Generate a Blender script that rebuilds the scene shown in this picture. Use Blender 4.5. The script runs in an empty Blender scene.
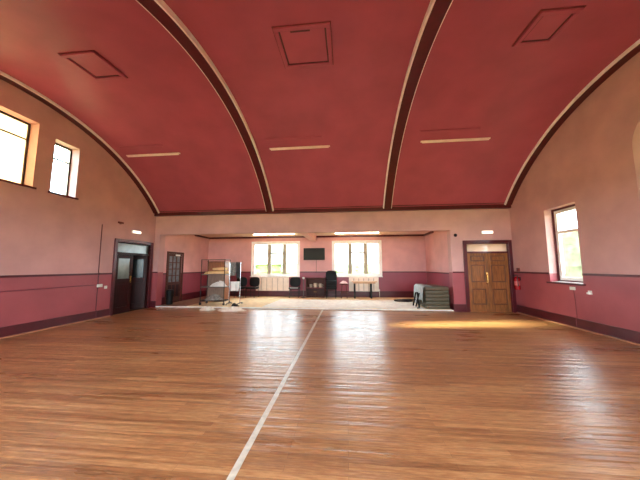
import bpy, bmesh, math, random
from mathutils import Vector, Matrix
random.seed(7)
S = bpy.context.scene
COL = S.collection
PI = math.pi
XL, XR, D = -7.34, 5.57, 9.3          # side walls, end wall
DB = 12.9                             # back of the alcove
FZ = 0.05                             # alcove platform height
VY, VZ, VR = 4.75, -0.35, 5.95        # vault axis and radius
YF = -1.6                             # wall behind the camera

# ------------------------------------------------------------------ materials
def lin(c):
    out = []
    for v in c:
        v /= 255.0
        out.append(v / 12.92 if v <= 0.04045 else ((v + 0.055) / 1.055) ** 2.4)
    return (out[0], out[1], out[2], 1.0)

def pmat(name, c, rough=0.6, metal=0.0, spec=0.5, vary=0.0, vscale=6.0, bump=0.0, bscale=60.0, stretch=(1, 1, 1), trans=0.0, coat=0.0):
    m = bpy.data.materials.new(name); m.use_nodes = True
    nt = m.node_tree; b = nt.nodes['Principled BSDF']
    b.inputs['Base Color'].default_value = lin(c)
    b.inputs['Roughness'].default_value = rough
    b.inputs['Metallic'].default_value = metal
    b.inputs['Specular IOR Level'].default_value = spec
    b.inputs['Transmission Weight'].default_value = trans
    b.inputs['Coat Weight'].default_value = coat
    if vary or bump:
        tc = nt.nodes.new('ShaderNodeTexCoord'); mp = nt.nodes.new('ShaderNodeMapping')
        mp.inputs['Scale'].default_value = stretch
        nt.links.new(tc.outputs['Object'], mp.inputs['Vector'])
    if vary:
        n = nt.nodes.new('ShaderNodeTexNoise'); n.inputs['Scale'].default_value = vscale; n.inputs['Detail'].default_value = 5
        nt.links.new(mp.outputs[0], n.inputs['Vector'])
        r = nt.nodes.new('ShaderNodeValToRGB')
        r.color_ramp.elements[0].position = 0.3; r.color_ramp.elements[1].position = 0.7
        r.color_ramp.elements[0].color = lin([max(0, v * (1 - vary)) for v in c])
        r.color_ramp.elements[1].color = lin([min(255, v * (1 + vary)) for v in c])
        nt.links.new(n.outputs['Fac'], r.inputs[0]); nt.links.new(r.outputs[0], b.inputs['Base Color'])
    if bump:
        n2 = nt.nodes.new('ShaderNodeTexNoise'); n2.inputs['Scale'].default_value = bscale; n2.inputs['Detail'].default_value = 4
        nt.links.new(mp.outputs[0], n2.inputs['Vector'])
        bp = nt.nodes.new('ShaderNodeBump'); bp.inputs['Strength'].default_value = bump; bp.inputs['Distance'].default_value = 0.01
        nt.links.new(n2.outputs['Fac'], bp.inputs['Height']); nt.links.new(bp.outputs[0], b.inputs['Normal'])
    return m

UPPER, LOWER = (205, 160, 155), (168, 87, 92)
def wall_mat(name, z, up=UPPER, low=LOWER):
    m = bpy.data.materials.new(name); m.use_nodes = True
    nt = m.node_tree; N, L = nt.nodes, nt.links; b = N['Principled BSDF']
    b.inputs['Roughness'].default_value = 0.55; b.inputs['Specular IOR Level'].default_value = 0.3
    tc = N.new('ShaderNodeTexCoord'); sp = N.new('ShaderNodeSeparateXYZ'); L.new(tc.outputs['Object'], sp.inputs[0])
    gt = N.new('ShaderNodeMath'); gt.operation = 'GREATER_THAN'; gt.inputs[1].default_value = z; L.new(sp.outputs['Z'], gt.inputs[0])
    n = N.new('ShaderNodeTexNoise'); n.inputs['Scale'].default_value = 1.6; n.inputs['Detail'].default_value = 6; L.new(tc.outputs['Object'], n.inputs['Vector'])
    def ramp(c):
        r = N.new('ShaderNodeValToRGB'); r.color_ramp.elements[0].position = 0.3; r.color_ramp.elements[1].position = 0.7
        r.color_ramp.elements[0].color = lin([v * 0.95 for v in c]); r.color_ramp.elements[1].color = lin([min(255, v * 1.04) for v in c])
        L.new(n.outputs['Fac'], r.inputs[0]); return r
    a, c = ramp(low), ramp(up)
    mx = N.new('ShaderNodeMixRGB'); L.new(gt.outputs[0], mx.inputs[0]); L.new(a.outputs[0], mx.inputs[1]); L.new(c.outputs[0], mx.inputs[2])
    L.new(mx.outputs[0], b.inputs['Base Color'])
    rr = N.new('ShaderNodeMapRange'); rr.inputs['To Min'].default_value = 0.35; rr.inputs['To Max'].default_value = 0.6
    L.new(gt.outputs[0], rr.inputs['Value']); L.new(rr.outputs[0], b.inputs['Roughness'])
    n2 = N.new('ShaderNodeTexNoise'); n2.inputs['Scale'].default_value = 9; n2.inputs['Detail'].default_value = 5; L.new(tc.outputs['Object'], n2.inputs['Vector'])
    bp = N.new('ShaderNodeBump'); bp.inputs['Strength'].default_value = 0.25; bp.inputs['Distance'].default_value = 0.01
    L.new(n2.outputs['Fac'], bp.inputs['Height']); L.new(bp.outputs[0], b.inputs['Normal'])
    return m

def floor_mat():
    m = bpy.data.materials.new('varnished_boards'); m.use_nodes = True
    nt = m.node_tree; N, L = nt.nodes, nt.links; b = N['Principled BSDF']
    tc = N.new('ShaderNodeTexCoord')
    br = N.new('ShaderNodeTexBrick')
    br.offset = 0.37; br.offset_frequency = 2; br.squash = 1.0
    br.inputs['Color1'].default_value = (0, 0, 0, 1); br.inputs['Color2'].default_value = (1, 1, 1, 1); br.inputs['Mortar'].default_value = (0.5, 0.5, 0.5, 1)
    br.inputs['Scale'].default_value = 1.0; br.inputs['Mortar Size'].default_value = 0.0012; br.inputs['Mortar Smooth'].default_value = 0.3
    br.inputs['Brick Width'].default_value = 1.3; br.inputs['Row Height'].default_value = 0.068; br.inputs['Bias'].default_value = 0.0
    L.new(tc.outputs['Object'], br.inputs['Vector'])
    mp = N.new('ShaderNodeMapping'); mp.inputs['Scale'].default_value = (4.0, 30, 1); L.new(tc.outputs['Object'], mp.inputs['Vector'])
    gr = N.new('ShaderNodeTexNoise'); gr.inputs['Scale'].default_value = 1.6; gr.inputs['Detail'].default_value = 8; gr.inputs['Roughness'].default_value = 0.65; L.new(mp.outputs[0], gr.inputs['Vector'])
    mp2 = N.new('ShaderNodeMapping'); mp2.inputs['Scale'].default_value = (0.5, 2.2, 1); L.new(tc.outputs['Object'], mp2.inputs['Vector'])
    wr = N.new('ShaderNodeTexNoise'); wr.inputs['Scale'].default_value = 1.1; wr.inputs['Detail'].default_value = 5; L.new(mp2.outputs[0], wr.inputs['Vector'])
    def math_(op, x, y):
        n = N.new('ShaderNodeMath'); n.operation = op
        for i, v in enumerate((x, y)):
            if isinstance(v, (int, float)): n.inputs[i].default_value = v
            else: L.new(v, n.inputs[i])
        return n.outputs[0]
    f = math_('ADD', math_('MULTIPLY', br.outputs['Color'], 0.2), math_('ADD', math_('MULTIPLY', gr.outputs['Fac'], 0.85), math_('MULTIPLY', wr.outputs['Fac'], 0.58)))
    rp = N.new('ShaderNodeValToRGB'); cr = rp.color_ramp
    cr.elements[0].position = 0.42; cr.elements[0].color = lin((98, 62, 40))
    cr.elements[1].position = 1.05 if False else 1.0; cr.elements[1].color = lin((202, 150, 102))
    e = cr.elements.new(0.66); e.color = lin((150, 99, 64))
    e = cr.elements.new(0.82); e.color = lin((174, 120, 78))
    L.new(f, rp.inputs[0])
    mx = N.new('ShaderNodeMixRGB'); mx.blend_type = 'MIX'; mx.inputs[2].default_value = lin((62, 34, 20))
    L.new(math_('MULTIPLY', br.outputs['Fac'], 0.75), mx.inputs[0]); L.new(rp.outputs[0], mx.inputs[1]); L.new(mx.outputs[0], b.inputs['Base Color'])
    rg = N.new('ShaderNodeMapRange'); rg.inputs['To Min'].default_value = 0.2; rg.inputs['To Max'].default_value = 0.4
    L.new(wr.outputs['Fac'], rg.inputs['Value']); L.new(rg.outputs[0], b.inputs['Roughness'])
    b.inputs['Specular IOR Level'].default_value = 0.3
    # boards are slightly cupped and uneven: long ripples across the hall
    mp3 = N.new('ShaderNodeMapping'); mp3.inputs['Scale'].default_value = (0.5, 13, 1); L.new(tc.outputs['Object'], mp3.inputs['Vector'])
    rip = N.new('ShaderNodeTexNoise'); rip.inputs['Scale'].default_value = 1.0; rip.inputs['Detail'].default_value = 3; L.new(mp3.outputs[0], rip.inputs['Vector'])
    h = math_('ADD', math_('MULTIPLY', rip.outputs['Fac'], 1.0), math_('MULTIPLY', gr.outputs['Fac'], 0.12))
    h = math_('ADD', h, math_('MULTIPLY', br.outputs['Fac'], -0.08))
    bp = N.new('ShaderNodeBump'); bp.inputs['Strength'].default_value = 1.0; bp.inputs['Distance'].default_value = 0.014
    L.new(h, bp.inputs['Height']); L.new(bp.outputs[0], b.inputs['Normal'])
    return m

def pane_mat(name, tint, gloss=0.08, translucent=0.0):
    m = bpy.data.materials.new(name); m.use_nodes = True
    nt = m.node_tree; N, L = nt.nodes, nt.links
    for n in list(N): N.remove(n)
    out = N.new('ShaderNodeOutputMaterial')
    t = N.new('ShaderNodeBsdfTransparent'); t.inputs[0].default_value = tint
    g = N.new('ShaderNodeBsdfGlossy'); g.inputs['Roughness'].default_value = 0.08
    mx = N.new('ShaderNodeMixShader'); mx.inputs[0].default_value = gloss
    first = t
    if translucent:
        tl = N.new('ShaderNodeBsdfTranslucent'); tl.inputs[0].default_value = tint
        m2 = N.new('ShaderNodeMixShader'); m2.inputs[0].default_value = translucent
        L.new(t.outputs[0], m2.inputs[1]); L.new(tl.outputs[0], m2.inputs[2]); first = m2
    L.new(first.outputs[0], mx.inputs[1]); L.new(g.outputs[0], mx.inputs[2]); L.new(mx.outputs[0], out.inputs[0])
    return m

def emit_mat(name, c, s):
    m = pmat(name, (240, 238, 228), 0.4)
    b = m.node_tree.nodes['Principled BSDF']
    b.inputs['Emission Color'].default_value = lin(c); b.inputs['Emission Strength'].default_value = s
    return m

M = dict(
    wall=wall_mat('two_tone_wall_paint', 1.31),
    alcove=wall_mat('two_tone_alcove_paint', 1.25, (220, 164, 160), (152, 72, 84)),
    ceil=pmat('rose_red_ceiling_paint', (172, 82, 104), 0.42, spec=0.35, vary=0.05, vscale=1.3, bump=0.12, bscale=7),
    hatch_shade=pmat('deep_rose_shade_line', (124, 46, 56), 0.45, vary=0.05),  # darker ceiling red for the painted shadow line round each hatch
    cream=pmat('cream_gloss_paint', (252, 238, 240), 0.35, vary=0.04),
    maroon=pmat('dark_maroon_gloss_paint', (84, 16, 26), 0.3, vary=0.08, vscale=9),
    maroon_base=pmat('maroon_skirting_paint', (86, 27, 36), 0.32, vary=0.1, vscale=4),
    bead=pmat('worn_pale_wood_bead', (176, 122, 92), 0.45, vary=0.12, vscale=5),
    floor=floor_mat(),
    stage=pmat('brown_platform_boards', (166, 126, 100), 0.45, vary=0.15, vscale=3, stretch=(1, 9, 1)),
    line=pmat('white_line_paint', (216, 206, 190), 0.35, spec=0.3, vary=0.08, vscale=14),
    carpet=pmat('cream_carpet', (240, 216, 176), 0.95, spec=0.1, vary=0.06, vscale=5, bump=0.4, bscale=200),
    rug=pmat('pale_rug', (248, 242, 232), 0.95, spec=0.1, vary=0.05, vscale=6, bump=0.4, bscale=200),
    pvc=pmat('white_window_plastic', (242, 238, 230), 0.35, vary=0.02),
    stone=pmat('grey_beige_mullion', (168, 158, 136), 0.6, vary=0.06),
    steel_frame=pmat('dark_window_metal', (58, 38, 30), 0.45, vary=0.1),
    glass=pane_mat('window_glass', (0.9, 0.96, 0.97, 1)),
    glass_frost=pane_mat('sunlit_obscured_glass', (0.4, 0.365, 0.29, 1), 0.04, 0.96),
    glass_dim=pane_mat('dim_obscured_glass', (0.22, 0.2, 0.17, 1), 0.05, 0.9),
    glass_clear=pane_mat('pale_blue_glass', (0.78, 0.95, 1.0, 1), 0.04),
    glass_green=pmat('grey_green_obscured_glass', (118, 124, 112), 0.18, spec=0.6, vary=0.08, vscale=4),
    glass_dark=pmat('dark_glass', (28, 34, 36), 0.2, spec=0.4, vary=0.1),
    glass_fan=pane_mat('frosted_fanlight_glass', (0.42, 0.35, 0.3, 1), 0.05, 0.85),
    glass_grid=pmat('grey_blue_door_glass', (120, 122, 124), 0.12, spec=0.8, vary=0.15, vscale=6),
    oak=pmat('golden_oak', (142, 88, 48), 0.45, spec=0.3, vary=0.16, vscale=3.5, stretch=(9, 9, 1), bump=0.08, bscale=20),
    oak_dark=pmat('dark_stained_oak', (104, 58, 30), 0.4, vary=0.12, vscale=4),
    dark_wood=pmat('dark_mahogany', (50, 18, 18), 0.42, spec=0.15, vary=0.14, vscale=4, stretch=(8, 8, 1)),
    umber=pmat('dark_brown_timber', (84, 42, 28), 0.5, spec=0.2, vary=0.15, vscale=4, stretch=(1, 1, 8)),
    brown=pmat('brown_timber', (150, 92, 58), 0.45, vary=0.12, vscale=4, stretch=(7, 7, 1)),
    grey_brown=pmat('grey_brown_boards', (140, 116, 102), 0.6, vary=0.12, vscale=5, stretch=(10, 10, 1)),
    tan=pmat('tan_table_wood', (206, 160, 116), 0.4, vary=0.08, vscale=4, stretch=(1, 9, 9)),
    brass=pmat('polished_brass', (206, 164, 92), 0.25, 1.0, vary=0.05),
    chrome=pmat('chrome', (200, 200, 202), 0.18, 1.0, vary=0.03),
    grey_metal=pmat('grey_painted_metal', (112, 102, 96), 0.4, 0.6, vary=0.08),
    black_metal=pmat('black_metal', (18, 15, 14), 0.5, spec=0.3, vary=0.1),
    black=pmat('black_vinyl', (16, 13, 13), 0.55, spec=0.25, vary=0.2, vscale=12, bump=0.1, bscale=90),
    rubber=pmat('black_rubber', (18, 18, 18), 0.6, vary=0.1),
    screen=pmat('tv_screen', (50, 50, 46), 0.55, spec=0.15, vary=0.03),
    radiator=pmat('cream_radiator_enamel', (246, 228, 210), 0.4, vary=0.03),
    white=pmat('white_plastic', (232, 226, 214), 0.35, vary=0.02),
    red=pmat('red_extinguisher_paint', (168, 16, 26), 0.25, vary=0.05),
    label=pmat('extinguisher_label', (196, 90, 84), 0.5, vary=0.05),
    mat=pmat('olive_grey_mat_vinyl', (88, 76, 54), 0.5, vary=0.08, vscale=5, bump=0.1, bscale=40),
    mat_edge=pmat('mat_piping', (60, 54, 42), 0.55, vary=0.08),
    blue_grey=pmat('pale_blue_grey_cloth', (166, 176, 178), 0.8, vary=0.1, vscale=8),
    cloth=pmat('white_cloth', (232, 228, 222), 0.9, spec=0.1, vary=0.04),
    sheet=pmat('crumpled_pale_sheet', (244, 228, 210), 0.85, spec=0.15, vary=0.08, vscale=9),
    cushion=pmat('cream_yellow_cushion', (224, 190, 136), 0.9, spec=0.1, vary=0.06),
    grey_cloth=pmat('grey_cloth', (138, 132, 126), 0.9, spec=0.1, vary=0.2, vscale=14),
    pink=pmat('pale_pink_cloth', (244, 206, 204), 0.9, spec=0.1, vary=0.03),
    mug=pmat('white_glazed_mug', (186, 166, 146), 0.2, vary=0.02),
    sensor=pmat('red_brown_plastic', (112, 44, 36), 0.4, vary=0.05),
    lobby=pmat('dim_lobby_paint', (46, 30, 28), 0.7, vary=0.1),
    lawn=pmat('lawn', (152, 148, 96), 0.9, spec=0.1, vary=0.15, vscale=0.6),
    hedge=pmat('hedge_leaves', (96, 112, 70), 0.9, spec=0.2, vary=0.3, vscale=3, bump=0.8, bscale=6),
    hedge_teal=pmat('grey_green_tree_leaves', (48, 56, 50), 0.9, spec=0.2, vary=0.25, vscale=3, bump=0.8, bscale=6),
    lamp=emit_mat('lit_lamp_cover', (255, 248, 232), 0.5),
    alcove_fill_lamp=emit_mat('alcove_fill_tube', (255, 232, 208), 15.0),  # glow of the added alcove fill battens
    batten=pmat('cream_lamp_cover', (242, 214, 212), 0.35, vary=0.03),
)

# ------------------------------------------------------------------ builders
def box(bm, lo, hi, rot=None):
    ps = [Vector((x, y, z)) for x in (lo[0], hi[0]) for y in (lo[1], hi[1]) for z in (lo[2], hi[2])]
    if rot is not None:
        c = (Vector(lo) + Vector(hi)) / 2
        ps = [rot @ (p - c) + c for p in ps]
    v = [bm.verts.new(p) for p in ps]
    for f in ((0, 1, 3, 2), (4, 6, 7, 5), (0, 4, 5, 1), (2, 3, 7, 6), (0, 2, 6, 4), (1, 5, 7, 3)):
        bm.faces.new([v[i] for i in f])
    return v

def tube(bm, pts, r, seg=8):
    pts = [Vector(p) for p in pts]
    rings = []
    for i, p in enumerate(pts):
        d = (pts[min(i + 1, len(pts) - 1)] - pts[max(i - 1, 0)]).normalized()
        a = d.orthogonal().normalized() if i == 0 else (rings[-1][1] - d * rings[-1][1].dot(d)).normalized()
        b = d.cross(a)
        rr = r[i] if isinstance(r, (list, tuple)) else r
        rings.append(([bm.verts.new(p + (a * math.cos(2 * PI * k / seg) + b * math.sin(2 * PI * k / seg)) * rr) for k in range(seg)], a))
    for (x, _), (y, _) in zip(rings, rings[1:]):
        for k in range(seg):
            bm.faces.new((x[k], x[(k + 1) % seg], y[(k + 1) % seg], y[k]))
    bm.faces.new(list(reversed(rings[0][0]))); bm.faces.new(rings[-1][0])

def lathe(bm, prof, c=(0, 0, 0), seg=20, axis='Z'):
    c = Vector(c); rings = []
    for r, h in prof:
        ring = []
        for k in range(seg):
            a = 2 * PI * k / seg
            p = (r * math.cos(a), r * math.sin(a), h) if axis == 'Z' else (h, r * math.cos(a), r * math.sin(a)) if axis == 'X' else (r * math.sin(a), h, r * math.cos(a))
            ring.append(bm.verts.new(c + Vector(p)))
        rings.append(ring)
    for x, y in zip(rings, rings[1:]):
        for k in range(seg):
            bm.faces.new((x[k], x[(k + 1) % seg], y[(k + 1) % seg], y[k]))
    bm.faces.new(list(reversed(rings[0]))); bm.faces.new(rings[-1])

def obj(name, bm, mat, parent=None, bevel=0.0, smooth=False):
    bmesh.ops.recalc_face_normals(bm, faces=bm.faces)
    if bevel:
        bmesh.ops.bevel(bm, geom=[e for e in bm.edges if len(e.link_faces) == 2 and e.calc_face_angle(0) > 0.5], offset=bevel, segments=2, affect='EDGES', profile=0.5)
    me = bpy.data.meshes.new(name); bm.to_mesh(me); bm.free()
    if smooth:
        me.polygons.foreach_set('use_smooth', [True] * len(me.polygons))
        try: me.set_sharp_from_angle(angle=0.7)
        except Exception: pass
    me.materials.append(M[mat] if isinstance(mat, str) else mat)
    o = bpy.data.objects.new(name, me); COL.objects.link(o)
    if parent: o.parent = parent
    return o

def boxes(name, mat, lst, parent=None, bevel=0.0):
    bm = bmesh.new()
    for lo, hi in lst: box(bm, lo, hi)
    return obj(name, bm, mat, parent, bevel)

def tag(o, label, cat, group=None):
    o['label'] = label; o['category'] = cat
    if group: o['group'] = group
    return o

def thing(name, label, cat, loc=(0, 0, 0), rz=0.0, group=None):
    o = bpy.data.objects.new(name, None); COL.objects.link(o)
    o.empty_display_size = 0.1
    o.location = loc; o.rotation_euler = (0, 0, rz)
    return tag(o, label, cat, group)

def struct(o, label=None):
    o['kind'] = 'structure'
    if label: o['label'] = label
    return o

def root(name, label=None, loc=(0, 0, 0)):
    o = bpy.data.objects.new(name, None); COL.objects.link(o); o.empty_display_size = 0.1; o.location = loc
    return struct(o, label)

def dup(r, loc, rz=0.0, label=None, group=None):
    n = r.copy(); COL.objects.link(n); n.location = loc; n.rotation_euler = (0, 0, rz)
    if label: n['label'] = label
    if group: n['group'] = group
    for ch in list(r.children):
        c = ch.copy(); COL.objects.link(c); c.parent = n
        for g in list(ch.children):
            d = g.copy(); COL.objects.link(d); d.parent = c
    return n

def cut(o, cutter_bm):
    """subtract the cutter's solids from o and keep the result as o's own mesh"""
    bmesh.ops.recalc_face_normals(cutter_bm, faces=cutter_bm.faces)
    me = bpy.data.meshes.new('cutter'); cutter_bm.to_mesh(me); cutter_bm.free()
    c = bpy.data.objects.new('cutter', me); COL.objects.link(c)
    md = o.modifiers.new('openings', 'BOOLEAN'); md.operation = 'DIFFERENCE'; md.object = c; md.solver = 'EXACT'
    dg = bpy.context.evaluated_depsgraph_get()
    new = bpy.data.meshes.new_from_object(o.evaluated_get(dg))
    o.modifiers.clear(); old = o.data; o.data = new; new.name = o.name
    bpy.data.objects.remove(c); bpy.data.meshes.remove(old); bpy.data.meshes.remove(me)

def wall(name, mat, lo, hi, holes=(), extra=None):
    o = struct(boxes(name, mat, [(lo, hi)]))
    if holes or extra:
        bm = bmesh.new()
        for a, b in holes: box(bm, a, b)
        if extra: extra(bm)
        cut(o, bm)
    return o

def arch_prism(bm, x0, x1, y0, y1, z0, zs, n=24):
    c, r = (y0 + y1) / 2, (y1 - y0) / 2
    pr = [(y0, z0), (y1, z0)] + [(c + r * math.cos(PI * k / n), zs + r * math.sin(PI * k / n)) for k in range(n + 1)]
    a = [bm.verts.new((x0, y, z)) for y, z in pr]; b = [bm.verts.new((x1, y, z)) for y, z in pr]
    bm.faces.new(a); bm.faces.new(list(reversed(b)))
    for i in range(len(pr)):
        j = (i + 1) % len(pr); bm.faces.new((a[i], a[j], b[j], b[i]))

# ------------------------------------------------------------------ room shell
struct(boxes('floor', 'floor', [((XL - 0.05, YF - 0.05, -0.2), (XR + 0.05, D, 0))]))
wall('wall_left', 'wall', (XL - 0.4, YF - 0.3, -0.2), (XL, D, 6.2), [
    ((XL - 1, 4.0, 3.38), (XL + 1, 5.27, 4.97)), ((XL - 1, 5.64, 3.38), (XL + 1, 6.25, 4.78)),
    ((XL - 1, 7.66, -0.3), (XL + 1, 9.12, 2.34))])
wall('wall_right', 'wall', (XR, YF - 0.3, -0.2), (XR + 0.4, D, 6.2), [
    ((XR - 1, 6.79, 1.08), (XR + 1, 7.79, 3.07))],
    lambda bm: arch_prism(bm, XR - 1, XR + 1, 4.08, 5.42, 2.3, 3.79))
wall('wall_back', 'wall', (XL - 0.4, D, -0.2), (XR + 0.4, D + 0.3, 6.2), [
    ((-7.13, D - 1, -0.3), (3.6, D + 1, 2.76)), ((4.08, D - 1, -0.3), (5.44, D + 1, 2.3))])
FRONT_FILL_W = [(-7.0, -3.1), (-2.8, 1.0), (1.3, 5.2)]  # openings added out of view to brighten the hall
wall('wall_front', 'wall', (XL - 0.4, YF - 0.3, -0.2), (XR + 0.4, YF, 6.2),
     [((a, YF - 1, 0.9), (b, YF + 1, 3.1)) for a, b in FRONT_FILL_W])
AWL = [(-4.75, -2.36), (-0.63, 1.68)]
wall('wall_alcove_left', 'alcove', (-7.43, D + 0.3, -0.2), (-7.13, DB, 3.3), [((-8, 9.84, FZ), (-7, 10.74, 2.06))])
wall('wall_alcove_right', 'alcove', (3.8, D + 0.3, -0.2), (4.1, DB, 3.3))
wall('wall_alcove_back', 'alcove', (-7.43, DB, -0.2), (4.1, DB + 0.3, 3.3), [((a, DB - 1, 1.06), (b, DB + 1, 2.74)) for a, b in AWL])
struct(boxes('ceiling_alcove', pmat('pale_alcove_ceiling', (226, 190, 172), 0.6, vary=0.03), [((-7.43, D + 0.3, 3.05), (4.1, DB + 0.3, 3.2))]))
struct(boxes('trim_alcove_beam', 'alcove', [((-1.72, D + 0.3, 2.76), (-1.46, DB, 3.05))]))
struct(boxes('floor_alcove', 'stage', [((-7.43, D, -0.2), (3.8, DB, FZ))]))

def arc_pts(r, y0=0.2, y1=9.35, n=64):
    a0 = math.acos((y0 - VY) / VR); a1 = math.acos((y1 - VY) / VR)
    return [(VY + r * math.cos(a0 + (a1 - a0) * k / n), VZ + r * math.sin(a0 + (a1 - a0) * k / n)) for k in range(n + 1)]

def vault(name, mat, x0, x1, r_in, r_out, parent=None, y0=0.2, y1=9.35, n=64):
    bm = bmesh.new(); rows = []
    for (yi, zi), (yo, zo) in zip(arc_pts(r_in, y0, y1, n), arc_pts(r_out, y0, y1, n)):
        rows.append([bm.verts.new(p) for p in ((x0, yi, zi), (x1, yi, zi), (x1, yo, zo), (x0, yo, zo))])
    for a, b in zip(rows, rows[1:]):
        for k in range(4):
            bm.faces.new((a[k], a[(k + 1) % 4], b[(k + 1) % 4], b[k]))
    bm.faces.new(rows[0]); bm.faces.new(list(reversed(rows[-1])))
    return obj(name, bm, mat, parent, smooth=True)

struct(vault('ceiling', 'ceil', XL - 0.02, XR + 0.02, VR, VR + 0.15))
struct(boxes('ceiling_front', 'ceil', [((XL - 0.02, YF - 0.02, 3.48), (XR + 0.02, 0.25, 3.7))]))
struct(boxes('trim_front_beam', 'maroon', [((XL, 0.1, 3.33), (XR, 0.3, 3.6))]))
# transverse ribs and the half ribs on the gable walls; their cream edges are children
def rib(name, x0, x1, left_edge=True, right_edge=True, d=0.1, lw=0.033, rw=0.033):
    o = struct(vault(name, 'maroon', x0, x1, VR - d, VR - 0.002, y1=9.2, y0=0.3))
    if left_edge: vault('edge_strip', 'cream', x0 - lw, x0, VR - d - 0.006, VR - 0.002, o, y1=9.2, y0=0.3)
    if right_edge: vault('edge_strip', 'cream', x1, x1 + rw, VR - d - 0.006, VR - 0.002, o, y1=9.2, y0=0.3)
rib('trim_rib_one', -2.88, -2.645, lw=0.014)
rib('trim_rib_two', 1.355, 1.6, rw=0.014)
rib('trim_gable_left', XL, XL + 0.19, False, True, 0.06)
rib('trim_gable_right', XR - 0.19, XR, True, False, 0.06)
# wall plate where the vault springs from the end wall
bm = bmesh.new()
box(bm, (XL, D - 0.1, 3.47), (XR, D, 3.66)); box(bm, (XL, D - 0.14, 3.62), (XR, D, 3.7))
struct(obj('trim_cornice', bm, 'maroon'))

# baseboards, quarter round, dado rails
def base(side, lst, bead):
    b = struct(boxes('baseboard_' + side, 'maroon_base', lst, bevel=0.006))
    boxes('floor_bead', 'bead', bead, b, bevel=0.008)
base('left', [((XL, YF, 0), (XL + 0.025, 7.56, 0.235))], [((XL + 0.025, YF, 0), (XL + 0.06, 7.56, 0.03))])
base('right', [((XR - 0.025, YF, 0), (XR, D, 0.25))], [((XR - 0.06, YF, 0), (XR - 0.025, D, 0.03))])
struct(boxes('baseboard_back_right', 'maroon_base', [((3.6, D - 0.025, 0), (3.98, D, 0.25)), ((3.575, D - 0.025, 0), (3.6, D + 0.3, 0.25))], bevel=0.006))
struct(boxes('baseboard_back_left', 'maroon_base', [((XL, D - 0.025, 0), (-7.13, D, 0.25))], bevel=0.006))
struct(boxes('baseboard_alcove_back', 'maroon', [((-7.13, DB - 0.03, FZ), (3.8, DB, 0.34))], bevel=0.006))
struct(boxes('baseboard_alcove_left', 'maroon', [((-7.13, 10.84, FZ), (-7.1, DB, 0.34)), ((-7.13, D + 0.3, FZ), (-7.1, 9.74, 0.34))], bevel=0.006))
struct(boxes('baseboard_alcove_right', 'maroon', [((3.77, D + 0.3, FZ), (3.8, DB, 0.34))], bevel=0.006))
struct(boxes('trim_dado_left', 'maroon', [((XL, YF, 1.285), (XL + 0.022, 7.56, 1.335))], bevel=0.005))
struct(boxes('trim_dado_right', 'maroon', [((XR - 0.022, YF, 1.285), (XR, 6.79, 1.335)), ((XR - 0.022, 7.79, 1.285), (XR, D, 1.335))], bevel=0.005))
struct(boxes('trim_dado_back', 'maroon', [((3.6, D - 0.022, 1.285), (3.98, D, 1.335)), ((XL, D - 0.022, 1.285), (-7.13, D, 1.335))], bevel=0.005))
struct(boxes('trim_dado_alcove', 'maroon', [((-7.13, DB - 0.022, 1.225), (AWL[0][0] - .06, DB, 1.275)), ((AWL[0][1] + .06, DB - 0.022, 1.225), (AWL[1][0] - .06, DB, 1.275)),
     ((AWL[1][1] + .06, DB - 0.022, 1.225), (3.8, DB, 1.275)), ((-7.13, 10.84, 1.225), (-7.108, DB, 1.275)), ((-7.13, D + 0.3, 1.225), (-7.108, 9.74, 1.275)),
     ((3.778, D + 0.3, 1.225), (3.8, DB, 1.275))], bevel=0.005))
struct(boxes('trim_alcove_cornice', 'maroon', [((-7.13, DB - 0.07, 2.97), (-1.72, DB, 3.05)), ((-1.46, DB - 0.07, 2.97), (3.8, DB, 3.05)),
     ((-7.13, D + 2.3, 2.97), (-7.06, DB, 3.05)), ((3.73, D + 2.3, 2.97), (3.8, DB, 3.05))]))
struct(boxes('trim_platform_nosing', 'rug', [((-7.13, D - 0.012, 0.018), (3.575, D + 0.03, FZ + 0.006))], bevel=0.004))
struct(boxes('trim_floor_line', 'line', [((-0.865, YF + 0.3, 0.0), (-0.81, D - 0.02, 0.0015))]), 'long white painted line along the hall floor')

# ------------------------------------------------------------------ windows
def frame_bars(axis, pos, depth, a0, a1, z0, z1, w, mull=(), trans=()):
    """bars of a window frame in the plane axis=pos; a is the horizontal coordinate; mull: a positions; trans: (a0, a1, z)"""
    L = []
    def bar(u0, u1, v0, v1):
        L.append(((pos, u0, v0), (pos + depth, u1, v1)) if axis == 'X' else ((u0, pos, v0), (u1, pos + depth, v1)))
    bar(a0, a1, z0, z0 + w); bar(a0, a1, z1 - w, z1); bar(a0, a0 + w, z0 + w, z1 - w); bar(a1 - w, a1, z0 + w, z1 - w)
    for m, mw in mull: bar(m - mw / 2, m + mw / 2, z0 + w, z1 - w)
    for u0, u1, z, tw in trans: bar(u0, u1, z - tw / 2, z + tw / 2)
    return L

def pane(parent, mat, lo, hi):
    return boxes('pane', mat, [(lo, hi)], parent)

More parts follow.
